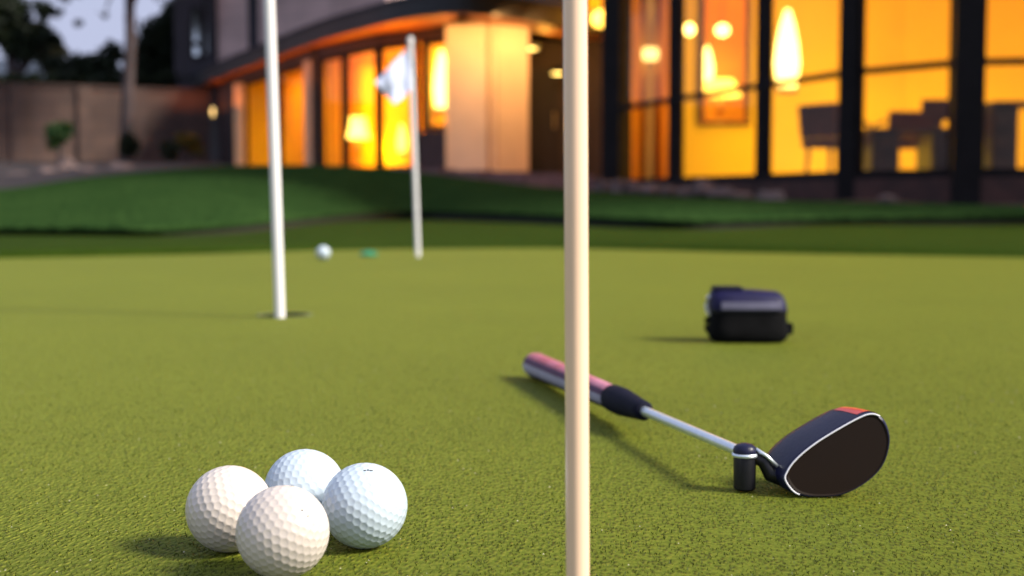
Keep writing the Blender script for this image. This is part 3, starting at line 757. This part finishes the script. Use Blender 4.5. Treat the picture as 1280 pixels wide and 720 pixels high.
# room behind the glass
BY = 18.2
poly = [p+Vector((.0,.05)) for p in Gp] + [Vector((9.5,BY+4)), Vector((1.2,BY+6))]
poly = [Gp[0], Gp[1], Gp[2], Gp[3], Gp[4], Gp[5], Gp[6], Gp[7], Vector((Gp[7].x, 24)), Vector((2.3,24)), Vector((2.3, 19.6))]
def flat(name, z, m, pl):
    bm = bmesh.new(); bm.faces.new([bm.verts.new((p.x,p.y,z)) for p in pl]); return hl(bm, name, m)
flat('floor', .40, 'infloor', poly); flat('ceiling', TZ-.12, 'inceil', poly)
bm = bmesh.new(); box(bm, (6.3,20.5,TZ+1.1), (12,20,2.4)); 
o = bm; bm.free()
# overhanging flat roof; unseen tall storey above added to shade the mound
bm = bmesh.new()
pr = [p+(Vector((-.5,-.55))) for p in Gp] + [Vector((12,11)), Vector((12,26)), Vector((1.5,26)), Vector((1.0,19))]
lo = [bm.verts.new((p.x,p.y,TZ+.002)) for p in pr]; hi = [bm.verts.new((p.x,p.y,TZ+2.6)) for p in pr]
bm.faces.new(lo); bm.faces.new(hi)
for i in range(len(pr)): j = (i+1)%len(pr); bm.faces.new((lo[i],lo[j],hi[j],hi[i]))
hl(bm, 'unseen_upper_storey', 'upperdark')
# back wall with an opening (px 876-935, above y 155), and side walls
def bslab(x0, x1, z0, z1, D=BY, name='inner_wall', m='inwall', th=.12):
    bm = bmesh.new(); slab(bm, PL(x0,D), PL(x1,D), z0, z1, th); return hl(bm, name, m)
zo = at(905,155,BY).z
bslab(850,876,.4,TZ-.13); bslab(936,1132,.4,TZ-.13); bslab(876,936,.4,zo)
bm = bmesh.new(); slab(bm, PL(1132,BY), Vector((8.2,16.6)), .4, TZ-.13, .12); slab(bm, Vector((8.2,16.6)), Vector((10.5,17.5)), .4, TZ-.13, .12)
hl(bm, 'inner_wall', 'inwall')
bm = bmesh.new(); 
for x in (877, 935): c = PL(x, BY-.09); box(bm, (c.x, c.y, (zo+TZ)/2), (.07,.06,TZ-zo-.1))
c = PL(906, BY-.09); box(bm, (c.x, c.y, zo), (.74,.06,.06)); hl(bm, 'inner_frame', 'furn')
bm = bmesh.new(); slab(bm, Vector((2.3,22)), Vector((6,22)), .4, TZ-.13, .12); slab(bm, Vector((2.35,19.6)), Vector((2.35,24)), .4, TZ-.13, .1); slab(bm, Vector((5.2,18.4)), Vector((5.2,22)), .4, TZ-.13, .1)
hl(bm, 'inner_wall', 'inceil')
bm = bmesh.new(); slab(bm, Gp[0]+Vector((0,.15)), PL(805, 21), .4, TZ-.13, .1); hl(bm, 'side_wall', 'inwall')
c0 = Gp[0]
# ---- lamps and furniture inside, each a thing of its own
def lampobj(name, label, cat, x, y, D, kind, w, h, e='lampw', group=None, D2=None):
    p = at(x, y, D); t = empty(name, label, cat, p, group)
    bm = bmesh.new()
    if kind == 'globe':
        lathe(bm, [(0,-h),(w*.6,-h*.8),(w,-h*.1),(w*.8,h*.6),(w*.3,h),(0,h)], 20); autosmooth(bmobj('globe', bm, e, t), 70)
        bm = bmesh.new(); lathe(bm, [(0,h*.98),(w*.35,h),(w*.35,h*1.25),(.012,h*1.3),(.012,h*1.3+.35),(0,h*1.3+.35)], 12); bmobj('stem', bm, 'brass', t)
    elif kind == 'flame':
        lathe(bm, [(0,-h),(w*.75,-h),(w,-h*.4),(w*.85,.1*h),(w*.55,h*.6),(w*.2,h*.95),(0,h)], 24); autosmooth(bmobj('diffuser', bm, e, t), 70)
        bm = bmesh.new(); box(bm, (0,.0,-h-.04), (w*1.6,.1,.08), 0, .01); bmobj('bracket', bm, 'brass', t)
    elif kind == 'table':
        lathe(bm, [(w*.62,h),(w,-h),(w*.97,-h),(w*.6,h*.98)], 24); autosmooth(bmobj('shade', bm, e, t), 70)
        bm = bmesh.new(); lathe(bm, [(0,-h-.45),(.10,-h-.45),(.10,-h-.42),(.03,-h-.38),(.05,-h-.2),(.02,-h),(.012,h*.4),(0,h*.4)], 16); bmobj('base', bm, 'brass', t)
    elif kind == 'spot':
        lathe(bm, [(0,-h),(w,-h),(w,h*.2),(0,h*.2)], 20); autosmooth(bmobj('diffuser', bm, e, t), 50)
        bm = bmesh.new(); lathe(bm, [(w*1.02,-h*.9),(w*1.2,-h*.9),(w*1.2,h),(0,h)], 20); bmobj('housing', bm, 'frame', t)
    return t
lampobj('wall_lamp', 'tall flame shaped wall lamp glowing white in the upper pane above the chair', 'wall lamp', 984, 60, 17.2, 'flame', .17, .52, 'sconce')
lampobj('wall_lamp', 'tall narrow lit wall lamp in the window beside the rounded plaster wall', 'wall lamp', 552, 98, 23.0, 'flame', .15, .52, 'sconce')
lampobj('wall_lamp', 'yellow wall lamp glowing low behind the curtain left of the flag rod', 'wall lamp', 502, 172, 23.75, 'flame', .09, .26, 'lamps')
lampobj('table_lamp', 'round glowing table lamp in the middle window of the curved wing', 'table lamp', 447, 160, 24.6, 'table', .24, .20, 'lamps')
lampobj('ceiling_lamp', 'small ceiling lamp under the porch ceiling beside the rounded wall', 'ceiling lamp', 664, 57, 23.2, 'spot', .10, .06, 'lampw', 'porch and ceiling lamps')
lampobj('ceiling_lamp', 'ceiling lamp above the dark entrance door, half behind the nearest flagstick', 'ceiling lamp', 697, 88, 23.6, 'spot', .10, .06, 'lampw', 'porch and ceiling lamps')
lampobj('pendant_lamp', 'large pendant lamp glowing high over the entrance, right of the nearest flagstick', 'pendant lamp', 752, 24, 23.2, 'globe', .20, .15, 'lamps')
lampobj('pendant_lamp', 'dim orange pendant lamp low beside the dark corner post', 'pendant lamp', 764, 76, 23.2, 'globe', .09, .12, 'porch')
lampobj('pendant_lamp', 'small round pendant lamp at the left edge of the inner opening', 'pendant lamp', 862, 37, 17.4, 'globe', .07, .08, 'lampw')
lampobj('pendant_lamp', 'bright pendant lamp hanging inside the inner opening', 'pendant lamp', 903, 38, 19.8, 'globe', .11, .09, 'lampw')
lampobj('wall_lamp', 'upright wall lamp at the back of the room seen through the inner opening', 'wall lamp', 884, 80, 21.5, 'flame', .11, .30, 'sconce')
lampobj('table_lamp', 'wide low lamp glowing behind the lower rim of the inner opening', 'table lamp', 900, 110, 21.2, 'table', .35, .13, 'lamps')
lampobj('pendant_lamp', 'wide dim pendant lamp seen through the narrow first bay of the glass wing', 'pendant lamp', 813, 68, 20.5, 'globe', .22, .10, 'porch')
pl = at(270,140,33.0)
pz = lampobj('porch_lamp', 'small round porch lamp on the dark wall at the far left end of the clubhouse', 'porch lamp', 270, 140, lin(wallpx,270)-.3, 'globe', .13, .15, 'porch')
# chair
def chair(name, label, x, y0, y1, D, rz, w=.5):
    zb = at(x, y1, D).z; zt = at(x, y0, D).z; hh = zt-.40; c = PL(x, D, .8)
    t = empty(name, label, 'chair', (c.x, c.y, .40), 'chairs inside the glass wing'); t.rotation_euler = (0,0,rz)
    bm = bmesh.new(); box(bm, (0,0,.45), (w,.48,.10), 0, .03); bmobj('seat', bm, 'upholst', t)
    bm = bmesh.new(); box(bm, (0,0,0), (w*.95,.08,hh-.5), 0, .03); o = bmobj('backrest', bm, 'upholst', t); o.location = (0,.26,.5+(hh-.5)/2); o.rotation_euler = (R(-8),0,0)
    for sx in (-1,1):
        for sy in (-1,1): bm = bmesh.new(); tube(bm, [(sx*w*.42,sy*.2,0),(sx*w*.38,sy*.18,.42)], [.018,.026], 8); bmobj('leg', bm, 'furn', t)
        bm = bmesh.new(); tube(bm, [(sx*w*.52,-.2,.45),(sx*w*.54,-.2,.66),(sx*w*.52,.22,.70)], .02, 8); bmobj('armrest', bm, 'furn', t)
    return t
chair('armchair', 'dark high backed armchair turned sideways behind the glass below the bright wall lamp', 1043, 131, 215, 14.4, R(125), .56)
chair('armchair', 'high backed armchair standing behind the middle of the desk', 1134, 141, 212, 14.6, R(180), .62)
def desk(name, label, cat, x0, x1, ytop, D, depth=.6, m='furn', drawers=True):
    a, b = PL(x0, D, .9), PL(x1, D, .9); zt = at((x0+x1)/2, ytop, D).z; w = (b-a).length; c = (a+b)/2
    t = empty(name, label, cat, (c.x, c.y, .40)); h = zt-.40
    bm = bmesh.new(); box(bm, (0,0,h-.02), (w,depth,.04), 0, .006); bmobj('top', bm, m, t)
    for s in (-1,1):
        bm = bmesh.new(); box(bm, (s*(w/2-w*.17),.02,(h-.04)/2), (w*.30,depth-.06,h-.044), 0, .006); p = bmobj('pedestal', bm, m, t)
        if drawers:
            for k in range(3): bm = bmesh.new(); box(bm, (s*(w/2-w*.17),-depth/2+.02,.12+(h-.15)*(k+.2)/3), (w*.26,.02,(h-.15)/3.6), 0, .004); bmobj('drawer', bm, m, t)
    return t
desk('desk', 'dark desk with two pedestals behind the widest pane of the glass wing', 'desk', 1080, 1192, 162, 13.7)
desk('sideboard', 'tall dark sideboard behind the glass at the right edge of the picture', 'sideboard', 1228, 1330, 129, 13.2)
# objects on the desk
p = at(1172, 142, 13.75); t = empty('monitor', 'dark slim monitor standing at the right end of the desk', 'monitor', (p.x, p.y, at(1172,161,13.75).z))
bm = bmesh.new(); box(bm, (0,0,.20), (.34,.03,.22), 0, .006); bmobj('screen', bm, 'upholst', t); bm = bmesh.new(); box(bm, (0,.02,.05), (.04,.03,.12)); box(bm, (0,.02,.006), (.16,.12,.012)); bmobj('stand', bm, 'furn', t)
# ------------------------------------------------------------ lamps of the house, plus low fill lights added in the rooms
def plight(loc, w, col=(1,.47,.06), r=.12, name='WarmLight'):
    ld = bpy.data.lights.new(name, 'POINT'); ld.energy = w; ld.color = col; ld.shadow_soft_size = r
    o = bpy.data.objects.new(name, ld); COL.objects.link(o); o.location = loc; return o
def alight(loc, w, sx, sy, rot=(0,0,0), col=(1,.47,.06)):
    ld = bpy.data.lights.new('WarmLight', 'AREA'); ld.shape = 'RECTANGLE'; ld.size = sx; ld.size_y = sy; ld.energy = w; ld.color = col
    o = bpy.data.objects.new('WarmLight', ld); COL.objects.link(o); o.location = loc; o.rotation_euler = rot; return o
AMB = (1,.42,.012)
alight((5.0,15.6,TZ-.2), 70, 3.5, 2.2, col=(1,.33,.006)); alight((7.4,14.3,TZ-.2), 52, 2.5, 2.0, col=(1,.33,.006))
alight((3.2,17.0,TZ-.2), 34, 1.2, 1.0, col=AMB); alight((3.8,20.5,TZ-.2), 45, 1.5, 1.5, col=(1,.33,.01))
FILL_YEL = (1,.60,.012)
plight((3.1,17.1,.75), 15, FILL_YEL, .25); plight((4.2,16.9,.8), 34, FILL_YEL, .25); plight((5.6,16.6,.9), 36, FILL_YEL, .25); plight((7.3,14.8,1.2), 28, FILL_YEL, .25); plight((2.15,18.6,1.6), 14, (1,.33,.02), .25)  # unseen low lights added to yellow the lower walls and brighten first bay
q = at(984,75,17.0); plight((q.x,q.y-.25,q.z), 26, (1,.52,.06))
for x, w, c_ in ((345,60,AMB),(370,40,AMB),(430,60,(1,.36,.01)),(480,60,AMB),(548,70,(1,.52,.03))):
    a = inward(x, 1.3); alight((a.x, a.y, 3.0), w, .8, .8, col=c_)
for x in (330, 372, 412, 500): a = inward(x, 1.4); plight((a.x, a.y, 1.3), 30, FILL_YEL, .25)  # low yellow lights added to fill the rooms behind the windows
q = at(447,160,24.2); plight((q.x,q.y,q.z), 16, (1,.5,.06))
# uplights grazing the soffit and the rounded plaster wall
for x in range(284, 562, 20):
    a = inward(x, -.75); alight((a.x, a.y, ZS-.8), 5.2, 1.1, .12, (PI,0,0), (1,.24,.015))
for x in (585, 612, 640):
    a = inward(x, -1.15); alight((a.x, a.y, ZS-.06), 17, .5, .3, (R(50),0,0), (1,.50,.15))
q = PL(680, 23.4); plight((q.x,q.y,3.0), 14, (1,.45,.06)); q = PL(752,23.2); plight((q.x,q.y,3.75), 45, (1,.42,.04))
q = at(270,140,33.0); 
# ------------------------------------------------------------ garden wall, plants, trees
gw0, gw1 = PL(-420, 28.5, 2), PL(262, 33.0, 2)
gw = empty('garden_wall', 'long pinkish brown blockwork garden wall below the dark trees', 'garden wall', (gw0.x, gw0.y, 0))
zt = at(60,109,31.5).z
bm = bmesh.new(); d = gw1-gw0; slab(bm, (0,0), (d.x,d.y), .4, zt, .2); bmobj('wall', bm, 'fencewall', gw)
bm = bmesh.new(); slab(bm, (0,0), (d.x,d.y), zt+.002, zt+.07, .28); bmobj('coping', bm, 'fencewall', gw)
for t_ in (.22,.44,.62,.75,.86):
    bm = bmesh.new(); c = d*t_; box(bm, (c.x, c.y-.14, (zt+.45)/2), (.34,.1,zt-.35), math.atan2(d.y,d.x)); bmobj('pier', bm, 'fencewall', gw)
def leaves(centres, n, size, seed=1):
    rs = np.random.RandomState(seed); vs, fs = [], []
    w = np.array([c[3]*c[4]*c[5] for c in centres]); w = w/w.sum()
    for ci, k in zip(range(len(centres)), rs.multinomial(n, w)):
        cx, cy, cz, rx, ry, rz = centres[ci]
        u = rs.normal(size=(k,3)); u /= np.linalg.norm(u,axis=1,keepdims=True); u *= (rs.rand(k,1)**.45)
        # gather leaves in sprays
        spr = rs.normal(size=(max(3,k//14),3)); spr /= np.linalg.norm(spr,axis=1,keepdims=True); spr *= rs.rand(len(spr),1)**.4
        idx = rs.randint(0, len(spr), k); u = u*.35 + spr[idx]*.75
        for q in u:
            p = Vector((cx+q[0]*rx, cy+q[1]*ry, cz+q[2]*rz)); s = size*rs.uniform(.5,1.3)
            a = Vector(rs.normal(size=3)).normalized(); b = a.cross(Vector(rs.normal(size=3))).normalized()
            i = len(vs); vs += [p-a*s, p+b*s*.45, p+a*s, p-b*s*.45]; fs.append((i,i+1,i+2,i+3))
    return vs, fs
def plant(name, label, cat, base, trunk, crown, n, size, leafm, seed, group=None, limbs=5):
    t = empty(name, label, cat, base, group); b = Vector(base)
    bm = bmesh.new(); top = Vector(trunk[0])-b; r0, r1 = trunk[1], trunk[2]
    mid = top*.5+Vector((r0*.6,0,0)); tube(bm, [(0,0,-.2), tuple(top*.05), tuple(mid), tuple(top)], [r0*1.3, r0, (r0+r1)/2, r1], 10)
    rs = random.Random(seed)
    for k in range(limbs):
        c = crown[rs.randrange(len(crown))]; s = top*rs.uniform(.45,.95); e = Vector(c[:3])-b+Vector((rs.uniform(-.5,.5)*c[3], rs.uniform(-.5,.5)*c[4], rs.uniform(-.3,.5)*c[5]))
        m2 = s.lerp(e,.5)+Vector((0,0,.08*(e-s).length)); tube(bm, [s, m2, e], [r1*.8, r1*.5, r1*.15], 6)
    bmobj('trunk', bm, 'bark', t, True)
    cc = [tuple(Vector(c[:3])-b)+tuple(c[3:]) for c in crown]
    vs, fs = leaves(cc, n, size, seed); pyobj('crown', vs, fs, leafm, t)
    return t
def blob(x, y, rx, ry, D, deep=.8):   # an ellipsoid given by its place in the picture column, at distance D
    p = at(x, y, D); k = D/F; return (p.x, p.y, p.z, rx*k, max(rx,ry)*k*deep, ry*k)
def gbase(x, D): 
    p = PL(x, D, 1); 
    return (p.x, p.y, 1.0)
g_ = 'trees beyond the garden wall'
plant('tree', 'tall slim trunk tree standing before the garden wall, between two shrubs', 'tree', (*PL(156,29.5,1), .95), (at(160,-120,29.5),.15,.09),
      [blob(120,-60,90,50,29.5), blob(205,-40,70,40,29.5), blob(160,-110,90,50,29.5), blob(127,18,12,9,29.5)], 5200, .10, 'leafd', 3, None, 7)
plant('tree', 'dark spreading tree filling the top left corner beyond the wall', 'tree', gbase(10,36), (at(12,30,36),.22,.12),
      [blob(8,20,38,40,36), blob(-30,0,50,60,36), blob(58,15,22,16,36), blob(28,62,36,18,36), blob(62,50,16,14,36), blob(85,-8,18,10,36), blob(40,40,30,16,36), blob(70,78,20,14,36), blob(95,30,10,8,36)], 9500, .12, 'leafd', 4, g_)
plant('tree', 'olive toned tree with a low thin crown beyond the wall', 'tree', gbase(75,38), (at(72,70,38),.14,.08),
      [blob(62,66,22,24,38), blob(80,92,30,16,38), blob(50,38,14,10,38), blob(95,78,12,12,38)], 2600, .12, 'leafo', 5, g_)
plant('tree', 'low dark tree beyond the wall right below the open sky', 'tree', gbase(118,37), (at(118,90,37),.14,.08),
      [blob(118,86,40,20,37), blob(140,66,20,16,37), blob(95,98,30,12,37)], 3200, .12, 'leafd', 6, g_)
plant('tree', 'dense black green evergreen between the slim trunk and the house', 'tree', gbase(205,37), (at(205,40,37),.2,.12),
      [blob(200,62,36,42,37), blob(222,30,24,36,37), blob(182,90,30,24,37), blob(232,90,22,26,37), blob(232,5,22,20,37)], 8500, .12, 'leafd', 8, g_)
g_ = 'shrubs in the bed along the garden wall'
plant('shrub', 'green clipped shrub on a short stem before the left part of the wall', 'shrub', (*PL(73,27,1), at(73,205,27).z), (at(73,180,27),.05,.04),
      [blob(72,167,19,16,27), blob(84,160,10,9,27), blob(66,178,12,10,27)], 1300, .07, 'leafg', 11, g_)
plant('shrub', 'round dark shrub at the foot of the slim trunk', 'shrub', (*PL(162,28,1), at(162,205,28).z), (at(162,190,28),.05,.04),
      [blob(160,182,15,17,28)], 900, .07, 'leafd', 12, g_)
plant('shrub', 'dark low shrub left of the yellow leaved one', 'shrub', (*PL(212,28,1), at(212,207,28).z), (at(212,195,28),.05,.03),
      [blob(212,188,14,15,28)], 800, .07, 'leafd', 13, g_)
plant('shrub', 'yellow leaved shrub next to the dark end wall of the clubhouse', 'shrub', (*PL(236,28.5,1), at(236,207,28).z), (at(236,190,28.5),.05,.03),
      [blob(234,176,17,12,28.5), blob(246,186,10,12,28.5)], 1000, .07, 'leafy', 14, g_)
# neighbour's house
nb = at(40, 100, 48); t = empty('neighbour_house', 'distant grey house with a blue slate roof behind the trees', 'building', (nb.x, nb.y, 1.0))
bm = bmesh.new(); box(bm, (0,2,1.3), (5.2,4,3.0)); w_ = bmobj('wall', bm, 'neigh', t)
zt_ = at(40,88,48).z-1; zr = at(40,66,48).z-1
bm = bmesh.new(); V = [bm.verts.new(v) for v in ((-2.9,-.3,zt_-.3),(2.9,-.3,zt_-.3),(2.9,4.3,zt_-.3),(-2.9,4.3,zt_-.3),(-2.3,2,zr),(2.3,2,zr))]
for f in ((0,1,5,4),(1,2,5),(2,3,4,5),(3,0,4),(3,2,1,0)): bm.faces.new([V[i] for i in f])
bmobj('roof', bm, 'neighroof', t)
plant('hedge', 'low dark hedge rising just above the garden wall', 'hedge', gbase(120,34.5), (at(120,118,34.5),.10,.06),
      [blob(x_, 104, 20, 14, 34.5) for x_ in range(-20, 262, 22)], 5200, .12, 'leafd', 21)
# garden stones along the bed below the glass wing and left of the mound
rs = random.Random(5)
def rock(x, y, D, s, lab, grp):
    p = at(x, y, D); bm = bmesh.new(); bmesh.ops.create_icosphere(bm, subdivisions=3, radius=s)
    ph = [rs.uniform(0,6) for _ in range(6)]
    for v in bm.verts:
        n_ = v.co.normalized(); k = 1+.16*math.sin(n_.x*4+ph[0])+.14*math.sin(n_.y*5+ph[1])+.12*math.sin(n_.z*6+ph[2])+.05*math.sin(n_.x*13+ph[3])
        v.co = Vector((v.co.x*k*1.25, v.co.y*k, v.co.z*k*.7))
    o = bmobj('rock', bm, 'stone', None); autosmooth(o, 30); o.location = (p.x, p.y, p.z); o.rotation_euler = (0,0,rs.uniform(0,6))
    tag(o, lab, 'rock', grp)
for x, y, D, s in ((757,233,14.6,.11),(778,236,14.2,.13),(799,238,13.9,.10),(815,240,13.7,.12),(836,240,13.4,.09),(858,243,13.1,.12),(880,241,13.0,.15),(903,244,12.7,.10),(925,246,12.3,.08),(963,248,12.0,.10),(1110,251,11.4,.08)):
    rock(x, y, D, s, 'rough brown garden rock in the row edging the grass below the glass wing', 'rocks edging the grass below the glass wing')
for x, y, D, s in ((20,224,20,.16),(62,221,21,.2),(85,212,22,.22),(110,216,20,.14),(150,212,22,.16)):
    rock(x, y, D, s, 'dark rock lying in the bare bed beyond the left part of the mound', 'rocks in the bare bed on the left')
# unseen trees added outside the frame at right to shade the mound
for i, (X, Y, h) in enumerate(((12.5,9.5,10.5),(14,14,12),(12.0,19,12))):
    cr_ = [(X+rs.uniform(-1.5,1.5), Y+rs.uniform(-2.2,2.2), h*rs.uniform(.45,.95), 2.0, 2.6, 1.8) for _ in range(9)]
    plant('tree', 'unseen tall tree added right of the frame to shade the mound', 'tree', (X,Y,0), (Vector((X,Y,h*.8)),.22,.1), cr_, 4200, .30, 'leafd', 40+i, 'unseen trees added for shade on the mound', 6)
# ------------------------------------------------------------ world, sun, camera
SUN_EL, SUN_AZ = R(38), R(108)        # azimuth measured clockwise from +Y
w = bpy.data.worlds.new('World'); S.world = w; w.use_nodes = True
nt = w.node_tree; bg = nt.nodes['Background']; sk = nt.nodes.new('ShaderNodeTexSky'); sk.sky_type = 'NISHITA'
sk.sun_disc = False; sk.sun_elevation = SUN_EL; sk.sun_rotation = SUN_AZ; sk.air_density = 1.0; sk.dust_density = 4.0; sk.ozone_density = 1.5
tc = nt.nodes.new('ShaderNodeTexCoord'); mp = nt.nodes.new('ShaderNodeMapping'); mp.inputs['Scale'].default_value = (1,1,3)
cn = nt.nodes.new('ShaderNodeTexNoise'); cn.inputs['Scale'].default_value = 2.2; cn.inputs['Detail'].default_value = 7
cm = nt.nodes.new('ShaderNodeMapRange'); cm.inputs['From Min'].default_value = .3; cm.inputs['From Max'].default_value = .6; cm.inputs['To Min'].default_value = .35; cm.inputs['To Max'].default_value = 1
mxs = nt.nodes.new('ShaderNodeMix'); mxs.data_type = 'RGBA'; mxs.inputs[7].default_value = (2.9,3.15,4.3,1)
nt.links.new(tc.outputs['Generated'], mp.inputs['Vector']); nt.links.new(mp.outputs[0], cn.inputs['Vector']); nt.links.new(cn.outputs['Fac'], cm.inputs['Value'])
nt.links.new(cm.outputs[0], mxs.inputs[0]); nt.links.new(sk.outputs['Color'], mxs.inputs[6]); nt.links.new(mxs.outputs[2], bg.inputs['Color']); bg.inputs['Strength'].default_value = .12
sl = bpy.data.lights.new('Sun', 'SUN'); sl.energy = 4.4; sl.angle = R(15); sl.color = (1,.92,.78)
so = bpy.data.objects.new('Sun', sl); COL.objects.link(so)
dirv = Vector((math.sin(SUN_AZ)*math.cos(SUN_EL), math.cos(SUN_AZ)*math.cos(SUN_EL), math.sin(SUN_EL)))
so.rotation_euler = dirv.to_track_quat('Z', 'Y').to_euler()
cam = bpy.data.cameras.new('Camera'); co = bpy.data.objects.new('Camera', cam); COL.objects.link(co)
cam.sensor_width = 36; cam.lens = 45; cam.clip_start = .05; cam.clip_end = 2000
co.location = (0,0,H); co.rotation_euler = (PI/2-PITCH, 0, 0)
cam.dof.use_dof = True; cam.dof.focus_distance = .66; cam.dof.aperture_fstop = 8.0; cam.dof.aperture_blades = 0
S.camera = co
S.render.engine = 'CYCLES'
S.cycles.max_bounces = 6; S.cycles.transparent_max_bounces = 12; S.cycles.sample_clamp_indirect = 4
v = S.view_settings; v.view_transform = 'Standard'; v.look = 'None'; v.gamma = 1; v.use_curve_mapping = False; v.exposure = .6
